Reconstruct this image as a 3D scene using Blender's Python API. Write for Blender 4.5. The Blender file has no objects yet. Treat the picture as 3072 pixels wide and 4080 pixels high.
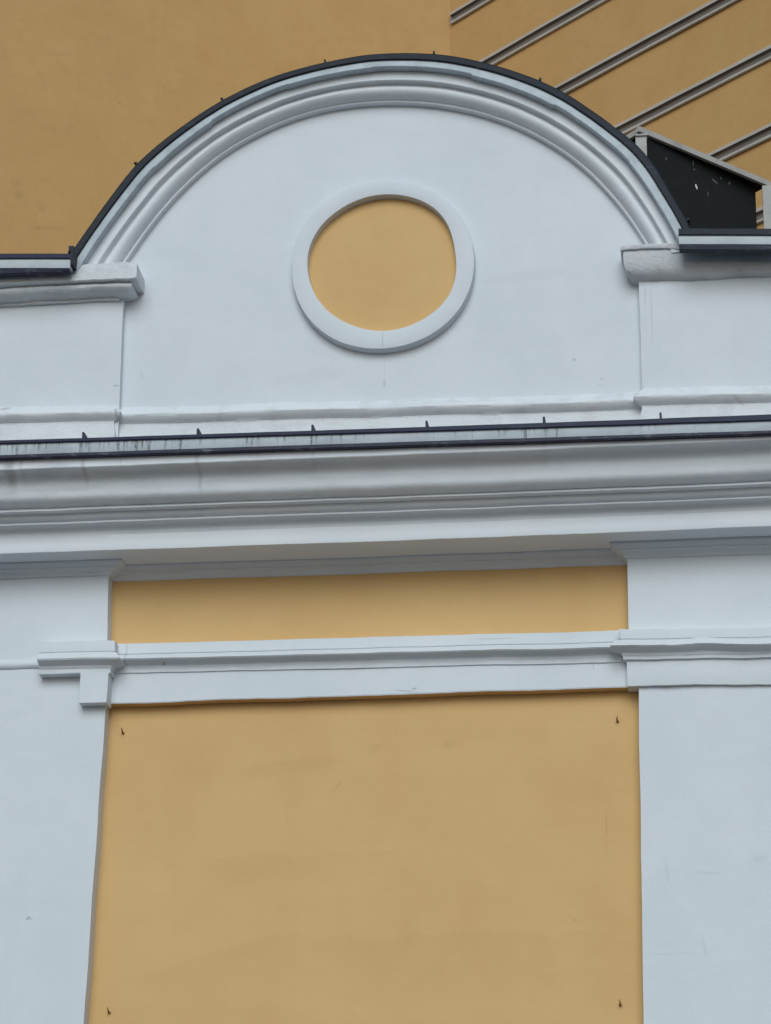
import bpy, math, random
from mathutils import Vector, Matrix, noise

random.seed(7)
S = bpy.context.scene
C = S.collection

# ------------------------------------------------------------------ camera
cam_d = bpy.data.cameras.new("Camera")
cam = bpy.data.objects.new("Camera", cam_d)
C.objects.link(cam)
cam_d.sensor_fit = 'HORIZONTAL'
cam_d.sensor_width = 36.0
cam_d.lens = 118.85
cam_d.clip_start = 0.1
cam_d.clip_end = 1000.0
R_ = Vector((0.99200132, 0.12555268, 0.01303482))
U_ = Vector((0.03292911, -0.35708986, 0.93348942))
F_ = Vector((-0.1218567, 0.92559352, 0.35836795))
M = Matrix((R_, U_, -F_)).transposed().to_4x4()
M.translation = Vector((2.03977, -15.49363, 1.6))      # eye height, across the street
cam.matrix_world = M
S.camera = cam

# ------------------------------------------------------------------ light: bright overcast
SUN_EL, SUN_AZ = math.radians(30), math.radians(177)     # azimuth clockwise from +Y
w = bpy.data.worlds.new("World")
S.world = w
w.use_nodes = True
nt = w.node_tree
nt.nodes.clear()
sky = nt.nodes.new("ShaderNodeTexSky")
sky.sky_type = 'NISHITA'
sky.sun_disc = False
sky.sun_elevation = SUN_EL
sky.sun_rotation = SUN_AZ
sky.air_density = 1.0
sky.dust_density = 1.0
sky.ozone_density = 1.0
hs = nt.nodes.new("ShaderNodeHueSaturation")
hs.inputs['Saturation'].default_value = 0.85          # cloud cover: paler than a clear sky
bg = nt.nodes.new("ShaderNodeBackground")
bg.inputs['Strength'].default_value = 0.076
wo = nt.nodes.new("ShaderNodeOutputWorld")
nt.links.new(sky.outputs[0], hs.inputs['Color'])
nt.links.new(hs.outputs[0], bg.inputs['Color'])
nt.links.new(bg.outputs[0], wo.inputs['Surface'])

sd = bpy.data.lights.new("Sun", 'SUN')
sun = bpy.data.objects.new("Sun", sd)
C.objects.link(sun)
sd.energy = 1.78
sd.angle = math.radians(40)
sd.color = (0.825, 0.94, 1.0)
dirv = Vector((math.sin(SUN_AZ) * math.cos(SUN_EL), math.cos(SUN_AZ) * math.cos(SUN_EL), math.sin(SUN_EL)))
sun.rotation_euler = dirv.to_track_quat('Z', 'Y').to_euler()

S.view_settings.view_transform = 'Standard'
S.view_settings.look = 'None'
S.view_settings.exposure = 0.0
S.view_settings.gamma = 1.0

# ------------------------------------------------------------------ materials
def new_mat(name):
    m = bpy.data.materials.new(name)
    m.use_nodes = True
    t = m.node_tree
    t.nodes.clear()
    out = t.nodes.new("ShaderNodeOutputMaterial")
    b = t.nodes.new("ShaderNodeBsdfPrincipled")
    t.links.new(b.outputs[0], out.inputs[0])
    return m, t, b

def N(t, typ, **kw):
    n = t.nodes.new(typ)
    for k, v in kw.items():
        setattr(n, k, v)
    return n

def coords(t, scale=(1, 1, 1), rot=(0, 0, 0), loc=(0, 0, 0)):
    tc = N(t, "ShaderNodeTexCoord")
    mp = N(t, "ShaderNodeMapping")
    mp.inputs['Location'].default_value = loc
    mp.inputs['Rotation'].default_value = rot
    mp.inputs['Scale'].default_value = scale
    t.links.new(tc.outputs['Object'], mp.inputs[0])
    return mp.outputs[0]

def tex(t, vec, scale, detail=4, rough=0.55, dist=0.0):
    n = N(t, "ShaderNodeTexNoise")
    n.inputs['Scale'].default_value = scale
    n.inputs['Detail'].default_value = detail
    n.inputs['Roughness'].default_value = rough
    n.inputs['Distortion'].default_value = dist
    t.links.new(vec, n.inputs['Vector'])
    return n.outputs[0]

def rng(t, val, a, b, c=0.0, d=1.0, smooth=False):
    n = N(t, "ShaderNodeMapRange")
    if smooth:
        n.interpolation_type = 'SMOOTHSTEP'
    n.inputs[1].default_value = a
    n.inputs[2].default_value = b
    n.inputs[3].default_value = c
    n.inputs[4].default_value = d
    t.links.new(val, n.inputs[0])
    return n.outputs[0]

def mth(t, op, a, b=None):
    n = N(t, "ShaderNodeMath", operation=op)
    for i, v in enumerate((a, b)):
        if v is None:
            continue
        if isinstance(v, (int, float)):
            n.inputs[i].default_value = v
        else:
            t.links.new(v, n.inputs[i])
    return n.outputs[0]

def mix(t, fac, ca, cb, mode='MIX'):
    n = N(t, "ShaderNodeMix", data_type='RGBA', blend_type=mode)
    for i, v in ((0, fac), (6, ca), (7, cb)):
        if isinstance(v, (int, float)):
            n.inputs[i].default_value = v
        elif isinstance(v, tuple):
            n.inputs[i].default_value = (*v, 1)
        else:
            t.links.new(v, n.inputs[i])
    return n.outputs[2]

def bump(t, b, hs_):
    """hs_: list of (height socket, strength, distance)"""
    prev = None
    for h, st, ds in hs_:
        n = N(t, "ShaderNodeBump")
        n.inputs['Strength'].default_value = st
        n.inputs['Distance'].default_value = ds
        t.links.new(h, n.inputs['Height'])
        if prev is not None:
            t.links.new(prev, n.inputs['Normal'])
        prev = n.outputs[0]
    t.links.new(prev, b.inputs['Normal'])

def mark(t, x, z, hx, hz, ang=0.0, rag=0.4):
    """soft ragged elliptical smudge on a wall at (x, z), half sizes hx, hz"""
    tc = N(t, "ShaderNodeTexCoord")
    sub = N(t, "ShaderNodeVectorMath", operation='SUBTRACT')
    t.links.new(tc.outputs['Object'], sub.inputs[0])
    sub.inputs[1].default_value = (x, 0, z)
    mp = N(t, "ShaderNodeMapping")
    mp.vector_type = 'POINT'
    mp.inputs['Rotation'].default_value = (0, ang, 0)
    t.links.new(sub.outputs[0], mp.inputs[0])
    sc = N(t, "ShaderNodeVectorMath", operation='MULTIPLY')
    t.links.new(mp.outputs[0], sc.inputs[0])
    sc.inputs[1].default_value = (1 / hx, 0, 1 / hz)
    ln = N(t, "ShaderNodeVectorMath", operation='LENGTH')
    t.links.new(sc.outputs[0], ln.inputs[0])
    ns = tex(t, tc.outputs['Object'], 0.5 / min(hx, hz) if min(hx, hz) > 0.002 else 30, 3)
    v = mth(t, 'ADD', ln.outputs['Value'], mth(t, 'MULTIPLY', mth(t, 'SUBTRACT', ns, 0.5), rag * 2.5))
    return rng(t, v, 0.55, 1.1, 1.0, 0.0, True)

def plaster(name, ca, cb, marks=(), streak=0.0, dirt=None, low=1.0, dirt_amt=0.35):
    m, t, b = new_mat(name)
    v = coords(t)
    col = mix(t, rng(t, tex(t, v, 1.3, 5, 0.6, 0.4), 0.32, 0.68), ca, cb)
    # faint vertical washes where rain has run down
    vs = coords(t, (3.0, 3.0, 0.45))
    col = mix(t, rng(t, tex(t, vs, 1.6, 6, 0.65), 0.42, 0.85, 0, 0.10 + streak, True), col, tuple(x * 0.78 for x in ca))
    grain = rng(t, tex(t, v, 85, 2, 0.7), 0.30, 0.70, 0.0, 0.09)
    col = mix(t, grain, col, tuple(x * 0.62 for x in ca))
    patch = rng(t, tex(t, v, 3.7, 7, 0.7, 0.8), 0.40, 0.66, 0.0, 0.07)
    col = mix(t, patch, col, tuple(x * 0.70 for x in ca))
    # small blemishes
    sp = rng(t, tex(t, v, 34, 3, 0.5), 0.70, 0.78, 0, 0.16)
    col = mix(t, sp, col, tuple(x * 0.72 for x in ca))
    if dirt:
        col = mix(t, rng(t, tex(t, v, 6.0, 6, 0.65, 0.6), 0.50, 0.72, 0, dirt_amt), col, dirt)
    for (x, z, hx, hz, ang, s) in marks:
        mk = mth(t, 'MULTIPLY', mark(t, x, z, hx, hz, ang), s)
        col = mix(t, mk, col, tuple(k * 0.33 for k in ca))
    t.links.new(col, b.inputs['Base Color'])
    b.inputs['Roughness'].default_value = 0.86
    b.inputs['Specular IOR Level'].default_value = 0.2
    vh = coords(t, (0.7, 1, 1.9))
    bump(t, b, [(tex(t, vh, 1.9, 3, 0.5, 0.3), 0.42 * low, 0.014),
                (tex(t, v, 7, 4, 0.55), 0.30, 0.006),
                (tex(t, v, 75, 3, 0.7), 0.45, 0.0022)])
    return m

W1, W2 = (0.665, 0.700, 0.725), (0.712, 0.742, 0.762)
Y1, Y2 = (0.665, 0.420, 0.180), (0.700, 0.460, 0.205)

M_white = plaster("white_plaster", W1, W2, marks=[
    (-1.438, 6.592, 0.010, 0.010, 0.2, 0.6), (0.14, 6.375, 0.09, 0.006, -0.12, 0.35), (0.20, 6.39, 0.02, 0.008, 0.3, 0.45), (1.345, 6.51, 0.003, 0.03, 0.05, 0.4),
    (-1.69, 6.66, 0.010, 0.10, 0.0, 0.22), (1.52, 6.67, 0.006, 0.05, 0.0, 0.35), (-0.35, 6.533, 0.30, 0.004, 0.01, 0.3), (0.70, 6.70, 0.16, 0.006, 0.0, 0.2)])
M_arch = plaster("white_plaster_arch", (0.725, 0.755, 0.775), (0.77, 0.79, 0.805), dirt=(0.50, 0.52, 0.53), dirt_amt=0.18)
M_lower = plaster("white_plaster_lower", W1, W2, marks=[
    (-2.237, 4.932, 0.020, 0.012, 0.5, 0.45), (-2.215, 4.925, 0.012, 0.005, -0.3, 0.35),
    (1.775, 5.16, 0.014, 0.075, 0.15, 0.10), (1.765, 5.04, 0.010, 0.05, 0.2, 0.07),
    (2.03, 5.155, 0.10, 0.012, -0.05, 0.10), (1.99, 4.70, 0.012, 0.08, 0.15, 0.11),
    (1.80, 4.66, 0.20, 0.010, 0.0, 0.07), (2.35, 5.24, 0.05, 0.03, 0.0, 0.10)])
M_tymp = plaster("white_plaster_tympanum", W1, W2, marks=[
    (-0.0285, 8.66, 0.0035, 0.16, 0.0, 0.12), (-0.028, 8.55, 0.010, 0.03, 0.0, 0.25),
    (1.2515, 8.669, 0.013, 0.015, 0.3, 0.45), (1.43, 8.52, 0.018, 0.010, 0, 0.25), (1.415, 8.475, 0.02, 0.006, 0, 0.2),
    (-1.70, 8.68, 0.016, 0.028, 0.3, 0.13), (-0.55, 8.62, 0.30, 0.06, 0.1, 0.05), (0.9, 9.3, 0.35, 0.05, 0.1, 0.05)])
M_parpier = plaster("white_plaster_parapet", W1, W2, streak=0.05, marks=[
    (-1.86, 8.585, 0.030, 0.008, -0.2, 0.35), (1.775, 8.95, 0.006, 0.26, 0.0, 0.16), (1.735, 9.10, 0.008, 0.12, 0.0, 0.14)])
M_ring = plaster("white_plaster_ring", W1, W2, marks=[(-0.034, 8.85, 0.003, 0.09, 0.0, 0.42)])
M_rough = plaster("rough_patched_plaster", (0.68, 0.70, 0.715), (0.75, 0.77, 0.78), dirt=(0.45, 0.45, 0.45), streak=0.15, low=1.6)
M_rough_r = plaster("stained_patched_plaster", (0.58, 0.59, 0.60), (0.68, 0.69, 0.70), dirt=(0.36, 0.35, 0.345), streak=0.25, low=1.6, dirt_amt=0.6)
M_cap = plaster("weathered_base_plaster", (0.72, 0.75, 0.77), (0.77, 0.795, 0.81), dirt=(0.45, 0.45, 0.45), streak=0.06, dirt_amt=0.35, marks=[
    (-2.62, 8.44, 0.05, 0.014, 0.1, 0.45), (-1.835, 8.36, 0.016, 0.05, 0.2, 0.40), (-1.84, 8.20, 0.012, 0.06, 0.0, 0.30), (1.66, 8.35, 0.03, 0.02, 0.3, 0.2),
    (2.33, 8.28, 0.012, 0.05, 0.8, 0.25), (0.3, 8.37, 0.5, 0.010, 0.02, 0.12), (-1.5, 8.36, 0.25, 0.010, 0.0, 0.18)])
M_yel = plaster("ochre_plaster", Y1, Y2, low=1.25)
M_panel = plaster("ochre_plaster_panel", Y1, Y2, low=1.25, marks=[(1.405, 5.50, 0.004, 0.10, 0.0, 0.22), (1.404, 5.36, 0.003, 0.06, 0.0, 0.15), (0.42, 6.05, 0.05, 0.03, 0.3, 0.10),
    (-0.06, 6.02, 0.07, 0.03, 0.6, 0.08), (-0.3, 5.78, 0.06, 0.012, 0.8, 0.10), (1.20, 4.90, 0.012, 0.010, 0, 0.20), (-0.62, 5.92, 0.35, 0.05, 0.1, 0.07)])
def creases(m):
    """trowel laps: shallow ragged steps in the render coat low on the panel"""
    t = m.node_tree
    b = [n for n in t.nodes if n.type == 'BSDF_PRINCIPLED'][0]
    tc = N(t, "ShaderNodeTexCoord")
    sx = N(t, "ShaderNodeSeparateXYZ")
    t.links.new(tc.outputs['Object'], sx.inputs[0])
    nz = mth(t, 'MULTIPLY', mth(t, 'SUBTRACT', tex(t, coords(t, (1, 1, 0.3)), 4.0, 4, 0.6), 0.5), 0.22)
    hsum = None
    col = b.inputs['Base Color'].links[0].from_socket
    for (xa, za, xb, zb, x0, x1, st) in ((-1.7, 4.55, -0.75, 4.83, -1.7, 1.55, 0.055), (0.7, 4.66, 1.3, 4.60, 0.75, 1.45, 0.05), (-1.6, 5.30, 0.9, 5.42, -1.3, 0.3, 0.04)):
        f = rng(t, sx.outputs[0], xa, xb, za, zb)
        d = mth(t, 'SUBTRACT', mth(t, 'ADD', sx.outputs[2], nz), f)
        win = mth(t, 'MULTIPLY', rng(t, sx.outputs[0], x0, x0 + 0.3, 0, 1, True), rng(t, sx.outputs[0], x1 - 0.3, x1, 1, 0, True))
        step_ = mth(t, 'MULTIPLY', rng(t, d, -0.020, 0.012, 1, 0, True), win)
        fade = mth(t, 'MULTIPLY', step_, rng(t, d, -0.30, 0.0, 0, 1, True))
        col = mix(t, mth(t, 'MULTIPLY', fade, st * 1.6), col, (0.42, 0.27, 0.11))
        hsum = step_ if hsum is None else mth(t, 'ADD', hsum, step_)
    t.links.new(col, b.inputs['Base Color'])
    bp = N(t, "ShaderNodeBump")
    bp.inputs['Strength'].default_value = 0.22
    bp.inputs['Distance'].default_value = 0.004
    t.links.new(hsum, bp.inputs['Height'])
    t.links.new(b.inputs['Normal'].links[0].from_socket, bp.inputs['Normal'])
    t.links.new(bp.outputs[0], b.inputs['Normal'])
creases(M_panel)
M_yeld = plaster("ochre_plaster_far", (0.535, 0.325, 0.130), (0.568, 0.360, 0.150), low=1.2,
                 dirt=(0.44, 0.26, 0.095), dirt_amt=0.30, marks=[(-3.84, 13.52, 0.05, 0.07, 0.2, 0.12), (-4.03, 13.60, 0.05, 0.05, 0.0, 0.10), (-4.08, 13.72, 0.05, 0.06, 0.3, 0.08),
                 (-3.78, 13.30, 0.16, 0.03, 0.25, 0.12), (-3.2, 14.9, 0.02, 0.02, 0.0, 0.2), (-3.75, 15.3, 0.15, 0.012, 0.4, 0.12), (-2.9, 14.3, 0.22, 0.010, 0.35, 0.10)])

def roughen(m, amt):
    """patched by hand: lumps, trowel edges and pits on top of the plaster bump"""
    t = m.node_tree
    b = [n for n in t.nodes if n.type == 'BSDF_PRINCIPLED'][0]
    v = coords(t, (1.0, 1.0, 1.7))
    h = mth(t, 'ADD', tex(t, v, 11, 6, 0.7, 0.8), mth(t, 'MULTIPLY', tex(t, v, 38, 4, 0.7), 0.5))
    bp = N(t, "ShaderNodeBump")
    bp.inputs['Strength'].default_value = amt
    bp.inputs['Distance'].default_value = 0.02
    t.links.new(h, bp.inputs['Height'])
    t.links.new(b.inputs['Normal'].links[0].from_socket, bp.inputs['Normal'])
    t.links.new(bp.outputs[0], b.inputs['Normal'])
roughen(M_rough, 0.6)
roughen(M_rough_r, 0.45)
roughen(M_cap, 0.25)

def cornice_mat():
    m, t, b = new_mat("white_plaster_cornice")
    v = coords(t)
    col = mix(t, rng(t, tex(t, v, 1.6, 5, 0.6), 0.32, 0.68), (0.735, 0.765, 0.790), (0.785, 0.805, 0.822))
    tc = N(t, "ShaderNodeTexCoord")
    sx = N(t, "ShaderNodeSeparateXYZ")
    t.links.new(tc.outputs['Object'], sx.inputs[0])
    # run-down stains under each seam of the sheet and grime in the hollow
    ragged = mth(t, 'ADD', sx.outputs[0], mth(t, 'MULTIPLY', mth(t, 'SUBTRACT', tex(t, v, 9, 3), 0.5), 0.03))
    tot = None
    for x0, wd, st, zb in ((-2.36, 0.05, 0.42, 7.55), (-2.28, 0.02, 0.30, 7.62), (-1.87, 0.022, 0.34, 7.57), (-1.62, 0.012, 0.14, 7.62),
                           (-1.125, 0.022, 0.30, 7.50), (-0.73, 0.02, 0.12, 7.62), (-0.375, 0.02, 0.16, 7.60), (0.36, 0.02, 0.14, 7.64),
                           (0.65, 0.03, 0.10, 7.64), (1.10, 0.03, 0.13, 7.62), (1.9, 0.02, 0.12, 7.66)):
        d = mth(t, 'ABSOLUTE', mth(t, 'SUBTRACT', ragged, x0))
        a = rng(t, d, wd * 0.2, wd, st, 0.0, True)
        a = mth(t, 'MULTIPLY', a, rng(t, sx.outputs[2], zb, zb + 0.16, 0, 1, True))
        tot = a if tot is None else mth(t, 'MAXIMUM', tot, a)
    breaks = rng(t, tex(t, coords(t, (1, 1, 1)), 22, 4, 0.6), 0.30, 0.55, 0.45, 1.0)
    col = mix(t, mth(t, 'MULTIPLY', tot, breaks), col, (0.20, 0.17, 0.16))
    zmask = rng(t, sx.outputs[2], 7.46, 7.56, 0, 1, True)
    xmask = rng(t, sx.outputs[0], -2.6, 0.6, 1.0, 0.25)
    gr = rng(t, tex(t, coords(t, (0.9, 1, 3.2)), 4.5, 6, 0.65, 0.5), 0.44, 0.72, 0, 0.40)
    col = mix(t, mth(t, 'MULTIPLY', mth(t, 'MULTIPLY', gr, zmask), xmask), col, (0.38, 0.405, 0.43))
    t.links.new(col, b.inputs['Base Color'])
    b.inputs['Roughness'].default_value = 0.85
    b.inputs['Specular IOR Level'].default_value = 0.2
    bump(t, b, [(tex(t, coords(t, (0.5, 1, 1)), 5, 4, 0.55), 0.5, 0.012), (tex(t, v, 26, 4, 0.6), 0.30, 0.004),
                (tex(t, v, 150, 3, 0.6), 0.25, 0.0014)])
    return m
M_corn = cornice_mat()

def sheet_mat(name, drips=False, base=(0.50, 0.56, 0.57), dark=(0.10, 0.13, 0.13), ztop=7.862, amt=0.55):
    """pale painted sheet metal with blotchy weathering, optional black run marks"""
    m, t, b = new_mat(name)
    v = coords(t)
    col = mix(t, rng(t, tex(t, v, 7, 6, 0.65, 0.5), 0.42, 0.70, 0, amt), base, tuple(x * 0.68 for x in base))
    col = mix(t, rng(t, tex(t, v, 70, 3), 0.68, 0.74, 0, 0.5), col, dark)
    if drips:
        tc = N(t, "ShaderNodeTexCoord")
        sx = N(t, "ShaderNodeSeparateXYZ")
        t.links.new(tc.outputs['Object'], sx.inputs[0])
        nx = tex(t, coords(t, (38, 0, 0.8)), 1.0, 2, 0.7)           # one column of noise per run mark
        depth = mth(t, 'SUBTRACT', ztop, sx.outputs[2])
        groups = rng(t, tex(t, coords(t, (1.6, 0, 0)), 1.0, 2), 0.42, 0.62, -0.06, 0.10)
        xfade = rng(t, sx.outputs[0], -1.0, 2.6, 0.03, -0.07)
        val = mth(t, 'SUBTRACT', mth(t, 'ADD', mth(t, 'ADD', nx, groups), xfade), mth(t, 'MULTIPLY', depth, 1.3))
        dr = rng(t, val, 0.50, 0.63, 0, 0.70, True)
        brk = rng(t, tex(t, v, 48, 3, 0.6), 0.35, 0.55, 0.25, 1.0)
        col = mix(t, mth(t, 'MULTIPLY', dr, brk), col, (0.055, 0.07, 0.075))
        big = rng(t, tex(t, coords(t, (3.2, 0, 1.0)), 1.0, 4, 0.6), 0.52, 0.72, 0, 0.5)
        col = mix(t, big, col, (0.27, 0.31, 0.335))
    t.links.new(col, b.inputs['Base Color'])
    b.inputs['Roughness'].default_value = 0.55
    b.inputs['Specular IOR Level'].default_value = 0.35
    bump(t, b, [(tex(t, coords(t, (0.8, 1, 1)), 3.0, 3), 0.5, 0.012), (tex(t, v, 60, 3), 0.2, 0.001)])
    return m
M_fascia = sheet_mat("pale_sheet_with_runs", True, base=(0.50, 0.55, 0.575))
M_sheet = sheet_mat("pale_sheet", False, base=(0.50, 0.555, 0.585), amt=0.8)
M_copsheet = sheet_mat("pale_coping_sheet", False, base=(0.53, 0.59, 0.60), amt=0.4)

def dark_metal(name, base, worn, amt=0.5, rough=0.5):
    m, t, b = new_mat(name)
    v = coords(t)
    col = mix(t, rng(t, tex(t, coords(t, (1, 1, 2.5)), 9, 6, 0.7), 0.55, 0.74, 0, amt), base, worn)
    t.links.new(col, b.inputs['Base Color'])
    b.inputs['Roughness'].default_value = rough
    b.inputs['Specular IOR Level'].default_value = 0.22
    bump(t, b, [(tex(t, v, 5, 3), 0.4, 0.006)])
    return m
M_navy = dark_metal("navy_sheet_edge", (0.018, 0.021, 0.050), (0.07, 0.08, 0.12), 0.5)
M_navyworn = dark_metal("worn_navy_drip_edge", (0.026, 0.028, 0.050), (0.26, 0.27, 0.30), 0.75)
M_slate = dark_metal("dark_slate_sheet", (0.014, 0.019, 0.028), (0.06, 0.075, 0.095), 0.45, 0.55)
M_roof = dark_metal("grey_roof_sheet", (0.12, 0.13, 0.14), (0.2, 0.2, 0.2), 0.5)
M_black = dark_metal("black_board", (0.015, 0.017, 0.018), (0.028, 0.030, 0.032), 0.6, 0.75)
M_soffit = dark_metal("black_soffit", (0.006, 0.006, 0.007), (0.01, 0.01, 0.01), 0.3, 0.9)
M_rust = dark_metal("rusty_hook", (0.26, 0.14, 0.05), (0.32, 0.19, 0.08), 0.5, 0.8)
M_post = plaster("aged_pale_timber", (0.44, 0.435, 0.41), (0.50, 0.49, 0.46), dirt=(0.25, 0.24, 0.22), dirt_amt=0.5, low=0.3)
M_trim = plaster("grey_white_string_course", (0.46, 0.445, 0.42), (0.52, 0.50, 0.47), dirt=(0.34, 0.31, 0.27), dirt_amt=0.5, low=0.6)
M_groove = plaster("groove_shade", (0.175, 0.155, 0.14), (0.21, 0.19, 0.17), low=0.4)  # dark tone stands in for the shade inside the string course channels
M_splash = plaster("pale_paint_splash", (0.10, 0.10, 0.10), (0.16, 0.16, 0.158), low=0.1)
M_splash2 = plaster("white_paint_splash", (0.75, 0.75, 0.72), (0.8, 0.8, 0.78), low=0.1)
M_ground = plaster("paving", (0.125, 0.138, 0.162), (0.150, 0.165, 0.190), dirt=(0.09, 0.10, 0.115), dirt_amt=0.5)

# ------------------------------------------------------------------ mesh helpers
def wob(p, amp=1.0):
    """hand-plastered unevenness: the same field for every part, in metres"""
    if amp == 0:
        return p
    a = noise.noise_vector(p * 2.3) * 0.0040 + noise.noise_vector(p * 11.0 + Vector((7, 3, 1))) * 0.0012 \
        + noise.noise_vector(p * 34.0 + Vector((1, 9, 4))) * 0.0009
    return p + a * amp

def mesh_obj(name, verts, faces, mat, parent=None, smooth=True, angle=28, mats=None, fmat=None):
    me = bpy.data.meshes.new(name)
    me.from_pydata([tuple(v) for v in verts], [], faces)
    me.validate()
    me.update()
    for m in (mats or [mat]):
        me.materials.append(m)
    if fmat:
        for i, k in enumerate(fmat):
            me.polygons[i].material_index = k
    if smooth:
        me.shade_smooth()
        me.set_sharp_from_angle(angle=math.radians(angle))
    o = bpy.data.objects.new(name, me)
    C.objects.link(o)
    if parent:
        o.parent = parent
    return o

def fix_normals(o):
    import bmesh
    bm = bmesh.new()
    bm.from_mesh(o.data)
    bmesh.ops.recalc_face_normals(bm, faces=bm.faces)
    bm.to_mesh(o.data)
    bm.free()
    return o

def thing(name, label, cat, loc=(0, 0, 0)):
    o = bpy.data.objects.new(name, None)
    C.objects.link(o)
    o.location = loc
    o['label'] = label
    o['category'] = cat
    return o

def zq(l, m, r):
    """height along a run measured at x=-2.5, 0, 2.5"""
    def f(x):
        x = max(-2.9, min(2.9, x))
        s = x / 2.5
        return m + (r - l) / 2 * s + ((r + l) / 2 - m) * s * s
    return f

def sweep_data(path, prof, amp=1.0, step=0.055):
    """path: plan polyline [(x, y)] running in +x with the outside at -y; prof: [(out, zfun)] bottom to top; mitred corners"""
    pts = [Vector((a, b)) for a, b in path]
    nrm = []
    for i in range(len(pts) - 1):
        d = (pts[i + 1] - pts[i]).normalized()
        nrm.append(Vector((d.y, -d.x)))
    st = []
    for i in range(len(pts) - 1):
        L = (pts[i + 1] - pts[i]).length
        n = max(1, int(L / step))
        m0 = nrm[i] if i == 0 else (nrm[i - 1] + nrm[i]) / (1 + nrm[i - 1].dot(nrm[i]))
        m1 = nrm[i] if i == len(nrm) - 1 else (nrm[i + 1] + nrm[i]) / (1 + nrm[i + 1].dot(nrm[i]))
        for k in range(n + (1 if i == len(nrm) - 1 else 0)):
            f = k / n
            if k == 0:
                m = m0
            elif k == n:
                m = m1
            else:
                m = nrm[i]
            st.append((pts[i].lerp(pts[i + 1], f), m, f, i))
    # keep intermediate stations from crossing the mitre: slide them for wide profiles
    verts, faces = [], []
    np_ = len(prof)
    for (p, m, f, i) in st:
        for (o, z) in prof:
            if 0 < f < 1:
                a, b = pts[i], pts[i + 1]
                m0 = nrm[i] if i == 0 else (nrm[i - 1] + nrm[i]) / (1 + nrm[i - 1].dot(nrm[i]))
                m1 = nrm[i] if i == len(nrm) - 1 else (nrm[i + 1] + nrm[i]) / (1 + nrm[i + 1].dot(nrm[i]))
                q = (a + m0 * o).lerp(b + m1 * o, f)
            else:
                q = p + m * o
            zz = z(q.x) if callable(z) else z
            verts.append(wob(Vector((q.x, q.y, zz)), amp))
    for s in range(len(st) - 1):
        for k in range(np_ - 1):
            a = s * np_ + k
            faces.append((a, a + np_, a + np_ + 1, a + 1))
    # end caps
    faces.append(tuple(range(np_)))
    faces.append(tuple(reversed(range((len(st) - 1) * np_, len(st) * np_))))
    return verts, faces

def sweep(name, path, prof, mat, parent, amp=1.0, step=0.055, angle=28, extra=None, foot=None):
    v, f = sweep_data(path, prof, amp, step)
    if foot:            # the first strip (underside) is painted like the panel it closes
        n_ = len(prof) - 1
        fm = [1 if (i % n_) == 0 and i < len(f) - 2 else 0 for i in range(len(f))]
        return fix_normals(mesh_obj(name, v, f, mat, parent, angle=angle, mats=[mat, foot], fmat=fm))
    if extra:
        for ev, ef in extra:
            k = len(v)
            v += ev
            f += [tuple(i + k for i in q) for q in ef]
    return fix_normals(mesh_obj(name, v, f, mat, parent, angle=angle))

def arcp(o0, z0, o1, z1, kind, n=7):
    """quarter-round between two profile points. 'ovolo': leaves horizontally, arrives vertically; 'cavetto': the reverse"""
    out = []
    for i in range(n + 1):
        a = i / n * math.pi / 2
        if kind == 'ovolo':
            out.append((o0 + (o1 - o0) * math.sin(a), z0 + (z1 - z0) * (1 - math.cos(a))))
        else:
            out.append((o0 + (o1 - o0) * (1 - math.cos(a)), z0 + (z1 - z0) * math.sin(a)))
    return out

def wall_slab(name, xl, xr, z0, z1, y0, y1, mat, parent, amp=1.0, step=0.08):
    """upright slab; xl, xr may be functions of z (uneven jambs)"""
    fx0 = xl if callable(xl) else (lambda z: xl)
    fx1 = xr if callable(xr) else (lambda z: xr)
    fz0 = z0 if callable(z0) else (lambda x: z0)
    fz1 = z1 if callable(z1) else (lambda x: z1)
    H = fz1(0) - fz0(0)
    nz = max(1, int(H / step))
    cols = []
    w_ = abs(fx1(fz0(0)) - fx0(fz0(0)))
    nx = max(1, int(w_ / 0.3))
    verts, faces = [], []
    for j in range(nz + 1):
        for i in range(nx + 1):
            zt = j / nz
            z = fz0(0) + H * zt
            x = fx0(z) + (fx1(z) - fx0(z)) * i / nx
            z = fz0(x) + (fz1(x) - fz0(x)) * zt
            verts.append(wob(Vector((x, y0, z)), amp))
    n = (nx + 1) * (nz + 1)
    for k in range(n):
        p = verts[k].copy()
        p.y += (y1 - y0)
        verts.append(p)
    id_ = lambda i, j, b: b * n + j * (nx + 1) + i
    for j in range(nz):
        for i in range(nx):
            faces.append((id_(i, j, 0), id_(i + 1, j, 0), id_(i + 1, j + 1, 0), id_(i, j + 1, 0)))
            faces.append((id_(i, j, 1), id_(i, j + 1, 1), id_(i + 1, j + 1, 1), id_(i + 1, j, 1)))
    for j in range(nz):
        faces.append((id_(0, j, 0), id_(0, j + 1, 0), id_(0, j + 1, 1), id_(0, j, 1)))
        faces.append((id_(nx, j, 0), id_(nx, j, 1), id_(nx, j + 1, 1), id_(nx, j + 1, 0)))
    for i in range(nx):
        faces.append((id_(i, 0, 0), id_(i, 0, 1), id_(i + 1, 0, 1), id_(i + 1, 0, 0)))
        faces.append((id_(i, nz, 0), id_(i + 1, nz, 0), id_(i + 1, nz, 1), id_(i, nz, 1)))
    return mesh_obj(name, verts, faces, mat, parent)

def box_data(cx, cy, cz, sx, sy, sz):
    v = [Vector((cx + a * sx / 2, cy + b * sy / 2, cz + c * sz / 2)) for a in (-1, 1) for b in (-1, 1) for c in (-1, 1)]
    f = [(0, 1, 3, 2), (4, 6, 7, 5), (0, 4, 5, 1), (2, 3, 7, 6), (0, 2, 6, 4), (1, 5, 7, 3)]
    return v, f

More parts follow.
